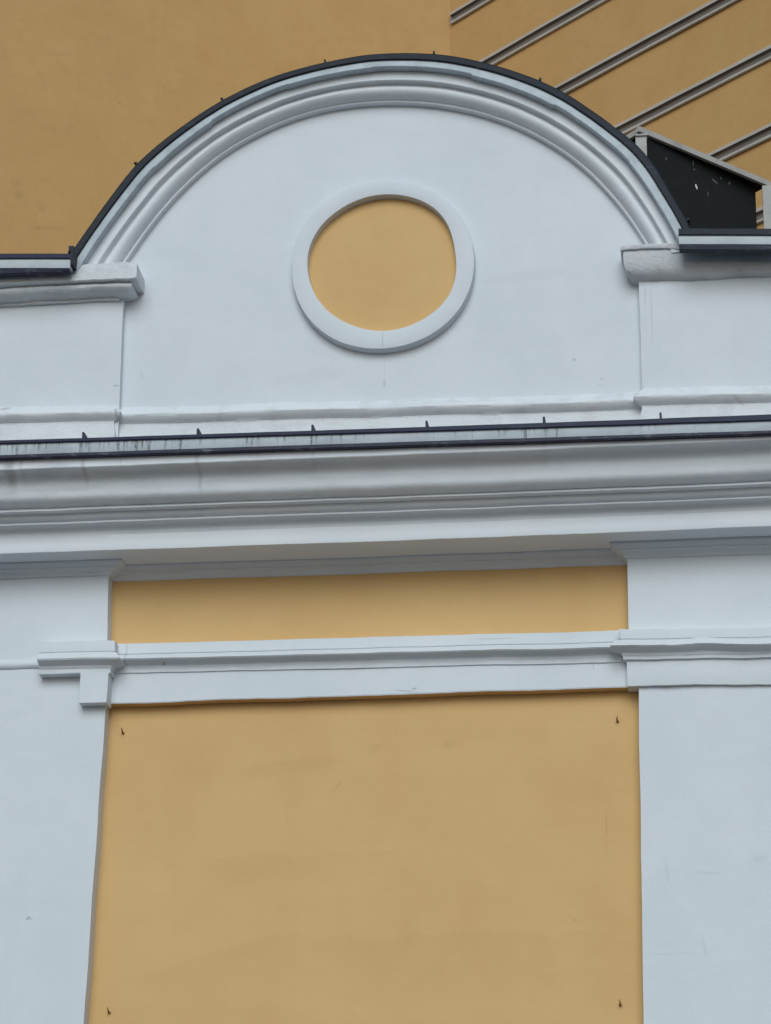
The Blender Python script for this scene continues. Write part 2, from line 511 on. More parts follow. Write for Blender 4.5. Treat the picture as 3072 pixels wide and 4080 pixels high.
def interp(tab):
    """piecewise-linear function through [(x, y)]"""
    tab = sorted(tab)
    def f(x):
        if x <= tab[0][0]:
            (a, b), (c, d) = tab[0], tab[1]
        elif x >= tab[-1][0]:
            (a, b), (c, d) = tab[-2], tab[-1]
        else:
            for i in range(len(tab) - 1):
                if tab[i][0] <= x <= tab[i + 1][0]:
                    (a, b), (c, d) = tab[i], tab[i + 1]
                    break
        return b + (d - b) * (x - a) / (c - a)
    return f

# ------------------------------------------------------------------ ground
g = mesh_obj("ground", [(-150, -150, 0), (150, -150, 0), (150, 150, 0), (-150, 150, 0)], [(0, 1, 2, 3)], M_ground, smooth=False)
g['kind'] = 'structure'

# ------------------------------------------------------------------ the white and ochre building
B = thing("white_building", "white plastered facade with ochre blind panels, deep cornice and arched parapet with round niche", "building")
XE = 4.5

# lower storey: wide white piers either side of the recessed ochre panel
wall_slab("pier", -XE, interp([(0, -1.90), (4.2667, -1.8407), (5.53, -1.8221), (6.30, -1.812), (6.6, -1.822)]), 0.0, 6.58, 0.0, 0.35, M_lower, B, 1.2)
wall_slab("pier", interp([(0, 1.56), (4.2378, 1.6128), (6.35, 1.6298), (6.5, 1.63)]), XE, 0.0, 6.42, 0.0, 0.35, M_lower, B, 1.2)
wall_slab("frieze_pier", -XE, interp([(6.6, -1.822), (6.761, -1.8265), (7.205, -1.8408)]), 6.584, 7.30, 0.0, 0.35, M_white, B, 1.0)
wall_slab("frieze_pier", interp([(6.42, 1.60), (6.746, 1.5741), (7.21, 1.5774)]), XE, 6.424, 7.30, 0.0, 0.35, M_white, B, 1.0)
panel = wall_slab("blind_panel", -1.95, 1.75, 0.0, 6.40, 0.12, 0.30, M_panel, B, 0.8, 0.1)
wall_slab("frieze_panel", -1.90, 1.66, 6.66, 7.33, 0.12, 0.30, M_yel, B, 0.8, 0.1)

def hook(x, z, k):
    verts, faces = [], []
    # bent square nail driven into the panel: shank, then a turned-up or turned-down tip
    path = [Vector((x, 0.135, z)), Vector((x, 0.095, z - 0.002)), Vector((x + 0.003 * k, 0.078, z + 0.008)), Vector((x - 0.005 * k, 0.080, z + 0.022))]
    rad = [0.004, 0.005, 0.0052, 0.0035]
    for p, r in zip(path, rad):
        for a in range(6):
            th = a / 6 * 2 * math.pi
            verts.append(p + Vector((math.cos(th) * r, 0.35 * math.sin(th) * r, math.sin(th) * r)))
    for s in range(3):
        for a in range(6):
            faces.append((s * 6 + a, s * 6 + (a + 1) % 6, (s + 1) * 6 + (a + 1) % 6, (s + 1) * 6 + a))
    faces += [tuple(range(6)), tuple(range(18, 24))]
    # flattened washer against the wall
    bv, bf = box_data(x + 0.002, 0.116, z - 0.004, 0.016, 0.008, 0.012)
    k0 = len(verts)
    verts += bv
    faces += [tuple(i + k0 for i in q) for q in bf]
    return fix_normals(mesh_obj("wall_hook", verts, faces, M_rust, panel, angle=40))
hook(-1.7163, 6.168, 1.0)
hook(1.4872, 6.170, -0.6)
hook(-1.7123, 4.358, 1.0)
hook(1.469, 4.376, 1.2)

# ledge over the recessed panel
lt = lambda l, r: (lambda x: l + (r - l) * (max(-1.9, min(1.7, x)) + 1.72) / 3.2)
tor = [(0.106, 0.004), (0.110, 0.016), (0.122, 0.026), (0.146, 0.033), (0.172, 0.039), (0.180, 0.046), (0.178, 0.054), (0.168, 0.064)]
prof = [(-0.10, lt(6.343, 6.368)), (0.088, lt(6.3385, 6.366)), (0.092, lt(6.345, 6.374)), (0.090, lt(6.42, 6.44)), (0.090, lt(6.541, 6.527)), (0.101, lt(6.544, 6.531)),
        (0.103, lt(6.566, 6.557))]
prof += [(o, lt(6.569 + z, 6.560 + z)) for o, z in tor]
prof += [(0.155, lt(6.642, 6.633)), (0.134, lt(6.657, 6.650)), (0.124, lt(6.660, 6.653)), (0.131, lt(6.662, 6.655)), (0.133, lt(6.668, 6.662)), (0.130, lt(6.700, 6.695)),
         (0.126, lt(6.734, 6.729)), (0.105, lt(6.742, 6.737)), (-0.02, lt(6.756, 6.75)), (-0.10, lt(6.757, 6.751))]
sweep("lintel_ledge", [(-1.85, 0.12), (1.66, 0.12)], prof, M_white, B, 1.5, 0.04, foot=M_yel, angle=18)

# ledge wrapped round the right pier
rt = lambda z: (lambda x, z=z: z - 0.008 * (min(x, 3.0) - 1.55) + (0.006 * math.sin(x * 7.0) if x > 2.0 and 6.56 < z < 6.65 else 0))
prof = [(-0.05, rt(6.357)), (0.028, rt(6.357)), (0.030, rt(6.364)), (0.029, rt(6.44)), (0.030, rt(6.524)), (0.050, rt(6.526)), (0.052, rt(6.545)), (0.056, rt(6.548))]
prof += [(o, rt(z)) for o, z in [(0.058, 6.552), (0.062, 6.564), (0.076, 6.573), (0.100, 6.580), (0.124, 6.586), (0.132, 6.593)]]
prof += [(0.121, rt(6.607)), (0.106, rt(6.628)), (0.090, rt(6.642)), (0.076, rt(6.647)), (0.084, rt(6.650)), (0.085, rt(6.656)), (0.082, rt(6.69)), (0.078, rt(6.712)), (0.058, rt(6.718)), (-0.05, rt(6.732))]
sweep("pier_ledge", [(1.588, 0.10), (1.588, 0.0), (XE, 0.0)], prof, M_white, B, 2.0, 0.035)

# short capital ledge on the left pier with its dropped block
prof = [(-0.05, 6.512), (0.083, 6.511), (0.086, 6.518), (0.084, 6.543), (0.088, 6.546)]
prof += [(0.090, 6.549), (0.094, 6.562), (0.106, 6.571), (0.130, 6.579), (0.150, 6.586), (0.156, 6.596)]
prof += [(0.143, 6.614), (0.128, 6.636), (0.112, 6.648), (0.103, 6.651), (0.110, 6.653), (0.112, 6.660), (0.110, 6.70), (0.107, 6.727), (0.085, 6.735), (-0.05, 6.747)]
prof = [(o, (lambda x, z=z: z - 0.012 * (x + 2.0))) for o, z in prof]
blk = wall_slab("tmp", -1.967, -1.786, 6.312, 6.52, -0.086, 0.05, M_white, None, 1.5, 0.04)
bv = [v.co.copy() for v in blk.data.vertices]
bf = [tuple(p.vertices) for p in blk.data.polygons]
bpy.data.objects.remove(blk)
sweep("capital_ledge", [(-2.248, 0.0), (-1.858, 0.0), (-1.858, 0.10)], prof, M_white, B, 1.8, 0.035, extra=[(bv, bf)])

# faint rounded string running off to the left of it
prof = [(-0.03, 6.574), (0.004, 6.580), (0.020, 6.594), (0.026, 6.612), (0.016, 6.632), (0.0, 6.650), (-0.03, 6.655)]
sweep("string_course", [(-XE, 0.0), (-2.19, 0.0)], prof, M_white, B, 2.4, 0.035, angle=60)

# bed moulding stepping in over the recess
Q = zq
prof = [(-0.06, Q(7.210, 7.215, 7.222)), (0.006, Q(7.210, 7.215, 7.222)), (0.012, Q(7.214, 7.219, 7.226))]
prof += [(o, (lambda x, z=z: z + 0.003 * x)) for o, z in arcp(0.016, 7.220, 0.060, 7.252, 'cavetto')]
prof += [(0.066, Q(7.2515, 7.2545, 7.2625)), (0.066, Q(7.258, 7.261, 7.269)), (0.074, Q(7.262, 7.265, 7.273)), (0.092, Q(7.269, 7.272, 7.280)), (0.106, Q(7.280, 7.284, 7.292)), (0.110, Q(7.292, 7.296, 7.304)), (-0.06, Q(7.32, 7.32, 7.33))]
sweep("bed_moulding", [(-XE, 0.0), (-1.838, 0.0), (-1.838, 0.12), (1.577, 0.12), (1.577, 0.0), (XE, 0.0)], prof, M_white, B, 1.0, 0.05)

# main cornice
prof = [(-0.20, Q(7.290, 7.294, 7.306)), (0.06, Q(7.290, 7.294, 7.306)), (0.270, Q(7.290, 7.295, 7.309)), (0.274, Q(7.2803, 7.2852, 7.2998)), (0.300, Q(7.2803, 7.2852, 7.2998)), (0.303, Q(7.287, 7.292, 7.306)),
        (0.302, Q(7.33, 7.335, 7.35)), (0.300, Q(7.384, 7.396, 7.410))]
for o, s in arcp(0.302, 0.0, 0.352, 1.0, 'cavetto', 6):
    prof.append((o, Q(7.388 + 0.046 * s, 7.398 + 0.046 * s, 7.410 + 0.045 * s)))
prof += [(0.390, Q(7.4369, 7.4465, 7.457)), (0.393, Q(7.438, 7.447, 7.458)), (0.377, Q(7.4593, 7.4666, 7.4768))]
for o, s in arcp(0.380, 0.0, 0.428, 1.0, 'ovolo', 6):
    prof.append((o, Q(7.4583 + 0.034 * s, 7.4656 + 0.033 * s, 7.4758 + 0.032 * s)))
prof += [(0.430, Q(7.4953, 7.5042, 7.5147)), (0.484, Q(7.4943, 7.5032, 7.5137)), (0.487, Q(7.4955, 7.5045, 7.515)), (0.471, Q(7.5214, 7.5274, 7.5399))]
def cyma(z):            # convex curl at the foot, upright belly, hollow flare under the fillet
    if z < 0.31:
        return 0.46 * math.sqrt(max(0, 1 - (1 - z / 0.31) ** 2))
    if z < 0.64:
        return 0.46 + 0.07 * (z - 0.31) / 0.33
    return 0.53 + 0.47 * (1 - math.sqrt(max(0, 1 - ((z - 0.64) / 0.36) ** 2)))
for z in (0, 0.01, 0.04, 0.09, 0.15, 0.21, 0.28, 0.36, 0.45, 0.55, 0.64, 0.72, 0.80, 0.87, 0.93, 0.97, 0.99, 1.0):
    o = 0.478 + 0.207 * cyma(z)
    prof.append((o, Q(7.5214 + 0.176 * z, 7.5254 + 0.178 * z, 7.5399 + 0.1745 * z)))
prof += [(0.718, Q(7.6973, 7.7030, 7.7150)), (0.722, Q(7.702, 7.708, 7.720)), (0.722, Q(7.74, 7.735, 7.728)), (0.722, Q(7.80, 7.79, 7.78)), (0.5, Q(7.82, 7.81, 7.80)), (-0.20, 7.90)]
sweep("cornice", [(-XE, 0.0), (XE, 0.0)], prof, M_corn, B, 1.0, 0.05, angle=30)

# sheet metal cover of the cornice
prof = [(0.700, Q(7.775, 7.770, 7.762)), (0.757, Q(7.7855, 7.776, 7.7594)), (0.759, Q(7.79, 7.780, 7.764)), (0.759, Q(7.8665, 7.848, 7.832)), (0.70, Q(7.870, 7.852, 7.836))]
fl_root = sweep("cornice_flashing", [(-XE, 0.0), (XE, 0.0)],
                [(0.755, Q(7.8625, 7.8430, 7.8270)), (0.771, Q(7.8615, 7.8400, 7.8240)), (0.774, Q(7.866, 7.845, 7.829)), (0.773, Q(7.884, 7.868, 7.864)),
                 (0.765, Q(7.8868, 7.8721, 7.8676)), (0.40, Q(7.96, 7.95, 7.945)), (-0.2, Q(8.05, 8.04, 8.03)), (-0.2, 8.0), (0.40, Q(7.93, 7.92, 7.915)), (0.755, Q(7.868, 7.85, 7.838))],
                M_navy, B, 0.45, 0.09, angle=30)
sweep("fascia", [(-XE, 0.0), (XE, 0.0)], prof, M_fascia, fl_root, 0.5, 0.09)
sweep("drip_edge", [(-XE, 0.0), (XE, 0.0)],
      [(0.724, Q(7.762, 7.748, 7.738)), (0.766, Q(7.7605, 7.7473, 7.7371)), (0.770, Q(7.764, 7.750, 7.740)), (0.768, Q(7.782, 7.773, 7.7575)), (0.757, Q(7.7865, 7.777, 7.7604)), (0.724, Q(7.776, 7.772, 7.762))],
      M_navyworn, fl_root, 0.5, 0.09)
# standing seams end in upright fins at the sheet's edge
def seam_mesh():
    me = bpy.data.meshes.new("seam")
    sec = [(-0.768, 0.0), (-0.768, 0.050), (-0.60, 0.052), (-0.40, 0.100), (-0.05, 0.165), (-0.05, 0.12), (-0.40, 0.055)]
    v, f = [], []
    for sx_, tw in ((-0.007, 1), (0.007, 1)):
        for y, z in sec:
            v.append((sx_, y, z))
    n = len(sec)
    f.append(tuple(range(n)))
    f.append(tuple(reversed(range(n, 2 * n))))
    for i in range(n):
        j = (i + 1) % n
        f.append((i, i + n, j + n, j))
    me.from_pydata(v, [], f)
    me.materials.append(M_navy)
    return me
sm = seam_mesh()
zt = Q(7.8825, 7.868, 7.8635)
for x in (-4.09, -3.35, -2.607, -1.8652, -1.1173, -0.375, 0.356, 1.0964, 1.8283, 2.57, 3.31, 4.05):
    o = bpy.data.objects.new("seam", sm)
    C.objects.link(o)
    o.parent = fl_root
    o.location = (x, 0, zt(x) - 0.006)
    o.rotation_euler = (0, math.radians(random.uniform(-3, 3)), 0)

# ---- parapet
wall_slab("parapet_pier", -XE, interp([(7.9, -1.828), (8.43, -1.8331), (8.8367, -1.838), (9.2221, -1.8424), (9.4, -1.8424)]), 7.95, 9.40, 0.0, 0.45, M_parpier, B, 1.2)
wall_slab("parapet_pier", interp([(7.9, 1.702), (8.3837, 1.700), (8.8146, 1.6976), (9.1567, 1.6961)]), XE, 7.95, 9.36, 0.0, 0.45, M_parpier, B, 1.2)

# base moulding of the parapet, breaking forward under the piers
base_prof = [(-0.05, 7.90), (0.085, Q(7.94, 7.93, 7.92)), (0.050, Q(8.12, 8.10, 8.09)), (0.016, Q(8.310, 8.280, 8.257)), (0.020, Q(8.326, 8.296, 8.272)), (0.042, Q(8.340, 8.310, 8.285)), (0.062, Q(8.356, 8.328, 8.302)), (0.070, Q(8.370, 8.342, 8.316)),
             (0.068, Q(8.380, 8.352, 8.326)), (0.056, Q(8.394, 8.368, 8.342)), (0.030, Q(8.418, 8.394, 8.368)), (0.006, Q(8.45, 8.425, 8.40)), (-0.03, Q(8.47, 8.44, 8.42))]
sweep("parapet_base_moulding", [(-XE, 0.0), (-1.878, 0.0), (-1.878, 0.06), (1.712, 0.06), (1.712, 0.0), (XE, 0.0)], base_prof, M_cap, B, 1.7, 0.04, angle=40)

# ---- arched gable wall
CX, CZ = -0.0286, 9.1995
POLY = [0.02321, 0.01562, -0.06713, -0.04826, 0.21495, 0.05694, 1.48601]
def r_in(th):
    a = th - math.pi / 2
    v = 0
    for c in POLY:
        v = v * a + c
    return v
ETAB = [(0.1363, 2.0947), (0.2822, 2.025), (0.3745, 2.0040), (0.4366, 1.9908), (0.5088, 1.9634), (0.5828, 1.9247), (0.7108, 1.8777), (0.8616, 1.8423), (0.9328, 1.8264),
        (1.0574, 1.7983), (1.1922, 1.7774), (1.2931, 1.7706), (1.3715, 1.7648), (1.4729, 1.7564), (1.5659, 1.7545), (1.6456, 1.7567), (1.7204, 1.7566), (1.8078, 1.7605),
        (1.9194, 1.776), (2.0474, 1.8043), (2.1363, 1.8215), (2.2316, 1.8421), (2.3009, 1.8595), (2.417, 1.8943), (2.5092, 1.9315), (2.5592, 1.9535), (2.6263, 1.9843),
        (2.7615, 2.0255), (2.882, 2.0846), (2.9898, 2.1666)]
_e = interp(ETAB)
def r_out(th):
    return sum(_e(th + d) for d in (-0.03, 0, 0.03)) / 3
TH0, TH1, NS = 0.075, math.pi - 0.075, 110
def arch_pt(th, r, p):
    """r from 0 (springing line of the moulding) to .245 (rim), p out from the gable wall"""
    a, b = r_in(th), r_out(th)
    k = (a + (b - a) * r / 0.245)
    return Vector((CX + k * math.cos(th), 0.06 - p, CZ + k * math.sin(th)))

def arch_sweep(name, prof, mat, parent, amp, t0=TH0, t1=TH1, ns=NS, angle=30, closed=True, laps=False):
    v, f = [], []
    n = len(prof)
    for s in range(ns + 1):
        th = t0 + (t1 - t0) * s / ns
        for r, p in prof:
            if laps and r < 0.175:      # overlapping lengths of sheet, each cut a little differently
                r += [0.0, 0.005, -0.004, 0.006, 0.001, 0.007, -0.003, 0.004, 0.0][sum(1 for q in (0.45, 0.83, 1.20, 1.62, 1.98, 2.33, 2.60) if th > q)]
            v.append(wob(arch_pt(th, r, p), amp))
    for s in range(ns):
        for k in range(n - (0 if closed else 1)):
            a, b = s * n + k, s * n + (k + 1) % n
            f.append((a, a + n, b + n, b))
    f += [tuple(range(n)), tuple(reversed(range(ns * n, ns * n + n)))]
    return fix_normals(mesh_obj(name, v, f, mat, parent, angle=angle))

# gable wall: front, back and top
v, f = [], []
ths = [TH0 - 0.10 + (TH1 - TH0 + 0.20) * i / 90 for i in range(91)]
top = []
for th in ths:
    p = arch_pt(th, 0.10, 0.0)
    top.append((p.x, max(p.z, 9.0)))
nt_ = len(top)
for y in (0.06, 0.46):
    for x, z in top:
        v.append((x, y, z))
    for x, z in top:
        v.append((max(-1.95, min(1.80, x)), y, 7.95))
for i in range(nt_ - 1):
    f.append((i, i + 1, nt_ + i + 1, nt_ + i))
    f.append((2 * nt_ + i, 3 * nt_ + i, 3 * nt_ + i + 1, 2 * nt_ + i + 1))
    f.append((i, 2 * nt_ + i, 2 * nt_ + i + 1, i + 1))
fix_normals(mesh_obj("gable_wall", v, f, M_tymp, B, smooth=False))

# moulded arch
aprof = [(-0.002, -0.05), (-0.002, 0.048), (0.002, 0.052), (0.013, 0.052)]
aprof += [(0.014, 0.058), (0.016, 0.074), (0.021, 0.092), (0.029, 0.109), (0.039, 0.122), (0.050, 0.130), (0.062, 0.131), (0.073, 0.126), (0.083, 0.118)]
aprof += [(0.090, 0.116), (0.092, 0.120), (0.094, 0.168), (0.098, 0.173), (0.130, 0.171), (0.158, 0.168), (0.162, 0.150), (0.162, -0.05)]
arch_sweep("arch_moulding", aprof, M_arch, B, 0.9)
# its sheet metal cover: dark folded rim, pale apron, seams
rim = arch_sweep("arch_flashing", [(0.202, 0.225), (0.204, 0.246), (0.208, 0.250), (0.240, 0.252), (0.248, 0.247), (0.250, 0.10), (0.252, -0.42), (0.238, -0.42), (0.236, 0.10), (0.205, 0.200)], M_slate, B, 0.7)
arch_sweep("apron", [(0.1545, 0.05), (0.151, 0.238), (0.154, 0.242), (0.170, 0.239), (0.2045, 0.232), (0.207, 0.20), (0.19, 0.05)], M_sheet, rim, 0.9, laps=True, ns=260)
for ang in (2.9947, 2.6217, 2.232, 1.8089, 1.374, 0.9409, 0.5, 0.168):
    if ang == 0.5:
        continue
    c0 = arch_pt(ang, 0.243, 0.235)
    e = 0.01
    tg = (arch_pt(ang + e, 0.243, 0.235) - arch_pt(ang - e, 0.243, 0.235)).normalized()
    nn = Vector((0, -1, 0)).cross(tg)
    if nn.dot(c0 - Vector((CX, c0.y, CZ))) < 0:
        nn = -nn
    v = []
    for sx_ in (-0.006, 0.006):
        for yy, hh in ((-0.010, -0.02), (-0.008, 0.026), (0.006, 0.040), (0.03, 0.032), (0.10, 0.028), (0.30, 0.026), (0.62, 0.026), (0.62, -0.01)):
            v.append(c0 + tg * (sx_ + (0.004 if hh > 0.03 else 0)) + nn * hh + Vector((0, yy, 0)))
    n = 8
    f = [tuple(range(n)), tuple(reversed(range(n, 2 * n)))] + [(i, i + n, (i + 1) % n + n, (i + 1) % n) for i in range(n)]
    fix_normals(mesh_obj("seam", v, f, M_slate, rim, smooth=False))

# ---- round niche
def fr(co, th):
    v = co[0]
    for k in range(1, (len(co) - 1) // 2 + 1):
        v += co[2 * k - 1] * math.cos(k * th) + co[2 * k] * math.sin(k * th)
    return v
RO = [0.6373, -0.007, 0.0039, -0.0047, -0.0046, 0.0017, 0.0005, -0.0039, -0.0015]
RI = [0.5184, -0.0035, 0.0175, -0.0024, -0.0046, -0.0065, -0.0005, -0.0032, -0.0034, -0.0015, -0.0016, -0.0015, -0.0016]
KX, KZ = -0.0378, 9.4086
v, f = [], []
NR = 120
secs = [('o', 0.075, 0.004), ('o', 0.0, 0.002), ('o', -0.013, -0.001), ('o', -0.015, -0.006), ('m', -0.015, 0), ('i', -0.015, 0.006), ('i', -0.013, 0.001), ('i', 0.02, 0.0), ('i', 0.075, -0.002)]
for s in range(NR):
    th = s / NR * 2 * math.pi
    for kind, y, dr in secs:
        ro, ri = fr(RO, th), fr(RI, th)
        r = {'o': ro, 'i': ri, 'm': (ro + ri) / 2}[kind] + dr
        v.append(wob(Vector((KX + r * math.cos(th), y, KZ + r * math.sin(th))), 0.6))
n = len(secs)
for s in range(NR):
    s2 = (s + 1) % NR
    for k in range(n - 1):
        f.append((s * n + k, s2 * n + k, s2 * n + k + 1, s * n + k + 1))
fix_normals(mesh_obj("niche_ring", v, f, M_ring, B, angle=35))
v = [Vector((KX, 0.054, KZ))]
for s in range(NR):
    th = s / NR * 2 * math.pi
    r = fr(RI, th) + 0.02
    v.append(Vector((KX + r * math.cos(th), 0.054, KZ + r * math.sin(th))))
v += [Vector((p.x, 0.075, p.z)) for p in v[1:]]
f = [(0, 1 + s, 1 + (s + 1) % NR) for s in range(NR)] + [(1 + s, 1 + NR + s, 1 + NR + (s + 1) % NR, 1 + (s + 1) % NR) for s in range(NR)]
fix_normals(mesh_obj("niche_back", v, f, M_yel, B))

# ---- imposts under the springing
flat = lambda z: z
prof = [(-0.05, 9.216), (0.024, 9.217), (0.028, 9.224), (0.028, 9.237), (0.046, 9.239)]
prof += arcp(0.050, 9.240, 0.142, 9.278, 'ovolo', 8)
prof += [(0.140, 9.290), (0.128, 9.298), (0.126, 9.302), (0.176, 9.304), (0.181, 9.309), (0.180, 9.350), (0.176, 9.392), (0.164, 9.405), (0.10, 9.432), (-0.05, 9.445)]
def lip(o, z):
    if z > 9.38:
        return lambda x: z + 0.035 * max(0, min(1, (x + 2.18) / 0.16)) + 0.006 * math.sin(x * 23)
    if z > 9.33:
        return lambda x: z + 0.012 * math.sin(x * 14)
    return lambda x: z
prof = [(o, lip(o, z)) for o, z in prof]
sweep("impost", [(-XE, 0.0), (-1.893, 0.0), (-1.893, 0.10)], prof, M_rough, B, 3.6, 0.022, angle=35)
prof = [(-0.05, 9.190), (0.014, 9.192), (0.040, 9.200), (0.066, 9.216), (0.086, 9.242), (0.097, 9.275), (0.102, 9.315), (0.102, 9.350), (0.100, 9.372), (0.118, 9.374), (0.122, 9.380), (0.120, 9.402), (0.108, 9.411), (0.05, 9.426), (-0.05, 9.43)]
prof = [(o, (lambda x, z=z: z - 0.010 * (min(x, 3.2) - 1.7) - (0.03 * max(0, min(1, (x - 1.9) * 4)) if z > 9.36 else 0))) for o, z in prof]
sweep("impost", [(1.706, 0.10), (1.706, 0.0), (XE, 0.0)], prof, M_rough_r, B, 4.0, 0.022, angle=45)

# ---- metal copings either side
def coping(name, x0, x1, rows, worn):
    """rows: heights (functions of x): top, under-top, fascia foot, drip foot"""
    a, b, c, d = rows
    plus = lambda fn, k: (lambda x: fn(x) + k)
    r = sweep(name, [(x0, 0.0), (x1, 0.0)], [(0.272, plus(b, 0.002)), (0.281, b), (0.284, plus(b, 0.004)), (0.283, plus(a, -0.004)), (0.276, a), (-0.42, plus(a, 0.07)), (-0.42, plus(a, 0.05)), (0.26, plus(b, 0.006))], M_slate if not worn else M_navy, B, 0.4, 0.09)
    sweep("fascia", [(x0 + 0.001, 0.0), (x1 - 0.001, 0.0)], [(0.19, plus(c, 0.004)), (0.270, c), (0.272, plus(c, 0.004)), (0.271, plus(b, 0.003)), (0.21, plus(b, 0.004))], M_copsheet, r, 0.5, 0.09)
    sweep("drip_edge", [(x0 + 0.002, 0.0), (x1 - (0.010 if worn else -0.004), 0.0)], [(0.205, plus(d, 0.006)), (0.262, d), (0.266, plus(d, 0.004)), (0.272, plus(c, -0.004)), (0.262, plus(c, 0.002)), (0.205, plus(c, 0.0))], M_navyworn, r, 0.5, 0.06)
    return r
ln = lambda xa, za, xb, zb: (lambda x: za + (zb - za) * (max(-3.2, min(3.2, x)) - xa) / (xb - xa))
lc = coping("coping", -XE, -2.160, (ln(-2.66, 9.4888, -2.162, 9.4637), ln(-2.66, 9.4479, -2.16, 9.424), ln(-2.66, 9.3814, -2.16, 9.3569), ln(-2.66, 9.3379, -2.16, 9.3311)), True)
rc = coping("coping", 1.972, XE, (ln(1.972, 9.4398, 2.579, 9.4082), ln(1.972, 9.390, 2.577, 9.3571), ln(1.972, 9.328, 2.574, 9.2955), ln(1.972, 9.288, 2.573, 9.2547)), False)
# crumpled black end of the left coping where it meets the arch rim
bv, bf = box_data(-2.150, -0.20, 9.432, 0.022, 0.17, 0.105)
bv2, bf2 = box_data(-2.158, -0.27, 9.500, 0.034, 0.03, 0.036)
bv = [wob(p, 3) for p in bv + bv2]
mesh_obj("end_cap", bv, bf + [tuple(i + 8 for i in q) for q in bf2], M_slate, lc, smooth=False)

# roof behind the parapet
v, f = box_data(0, 1.95, 9.14, 2 * XE, 3.0, 0.12)
mesh_obj("roof", v, f, M_roof, B, smooth=False)

# ------------------------------------------------------------------ roof shelter beside the arch
SH = thing("roof_shelter", "small open roof shelter with pale posts, flat top and spattered black side board", "shelter", (1.70, 2.0, 9.2))
def sh(name, verts, faces, mat, parent=None, smooth=False):
    vv = [Vector(p) - Vector(SH.location) for p in verts]
    return fix_normals(mesh_obj(name, vv, faces, mat, parent or SH, smooth=smooth))
A2, B2, L2 = Vector((1.697, 2.0)), Vector((2.685, 2.973)), Vector((-0.68, 0.733))
u2 = (B2 - A2).normalized()
n2 = Vector((u2.y, -u2.x))       # outward, to the right and towards the street
def beam(name, a, b, wd, z0, z1, mat, out=0.0):
    d = (b - a).normalized()
    q = Vector((d.y, -d.x))
    c = [a + q * (wd / 2 + out), b + q * (wd / 2 + out), b - q * (wd / 2 - out), a - q * (wd / 2 - out)]
    v = [(p.x, p.y, z) for z in (z0, z1) for p in c]
    return sh(name, v, [(0, 1, 2, 3), (4, 7, 6, 5), (0, 4, 5, 1), (1, 5, 6, 2), (2, 6, 7, 3), (3, 7, 4, 0)], mat)
# posts
def post(cx, cy, wd):
    v, f = box_data(cx, cy, 10.32, wd, wd * 0.8, 2.24)
    return sh("post", v, f, M_post)
post(1.695, 2.04, 0.085)
post(2.690, 2.965, 0.105)
# top: flat sheet with rails along the visible edges
C2 = B2 + L2 * 1.4
D2 = A2 + L2 * 1.4
v = [(p.x, p.y, z) for z in (11.462, 11.492) for p in (A2 + u2 * 0.02 + L2 * 0.02, B2 - u2 * 0.0 + L2 * 0.02, C2, D2)]
sh("roof_sheet", v, [(0, 1, 2, 3), (4, 7, 6, 5), (0, 4, 5, 1), (1, 5, 6, 2), (2, 6, 7, 3), (3, 7, 4, 0)], M_soffit)
beam("roof_rail", A2 - u2 * 0.035, B2 + u2 * 0.02, 0.03, 11.455, 11.502, M_post)
beam("roof_rail", A2 + L2 * 0.02, D2, 0.03, 11.457, 11.504, M_post)
# metal corner caps
for c in (Vector((1.700, 2.015)), Vector((2.690, 2.965))):
    v, f = box_data(c.x, c.y + 0.02, 11.438, 0.094, 0.09, 0.014)
    sh("corner_cap", v, f, M_post)
# black board: side wall set under the top
P0, P1 = Vector((1.735, 2.060)), Vector((2.584, 3.012))
bd = (P1 - P0).normalized()
bn = Vector((bd.y, -bd.x))
v = [(p.x, p.y, z) for z in (9.2, 11.460) for p in (P0 - bd * 0.03, P1, P1 - bn * 0.03, P0 - bn * 0.03 - bd * 0.03)]
board = sh("side_board", v, [(0, 1, 2, 3), (4, 7, 6, 5), (0, 4, 5, 1), (1, 5, 6, 2), (2, 6, 7, 3), (3, 7, 4, 0)], M_black)
# return board on the left side
E0, E1 = Vector((1.66, 2.09)), Vector((1.66, 2.09)) + L2 * 1.2
e_n = Vector((-L2.normalized().y, L2.normalized().x))
v = [(p.x, p.y, z) for z in (9.2, 11.458) for p in (E0, E1, E1 + e_n * -0.03, E0 + e_n * -0.03)]
sh("side_board", v, [(0, 1, 2, 3), (4, 7, 6, 5), (0, 4, 5, 1), (1, 5, 6, 2), (2, 6, 7, 3), (3, 7, 4, 0)], M_slate)
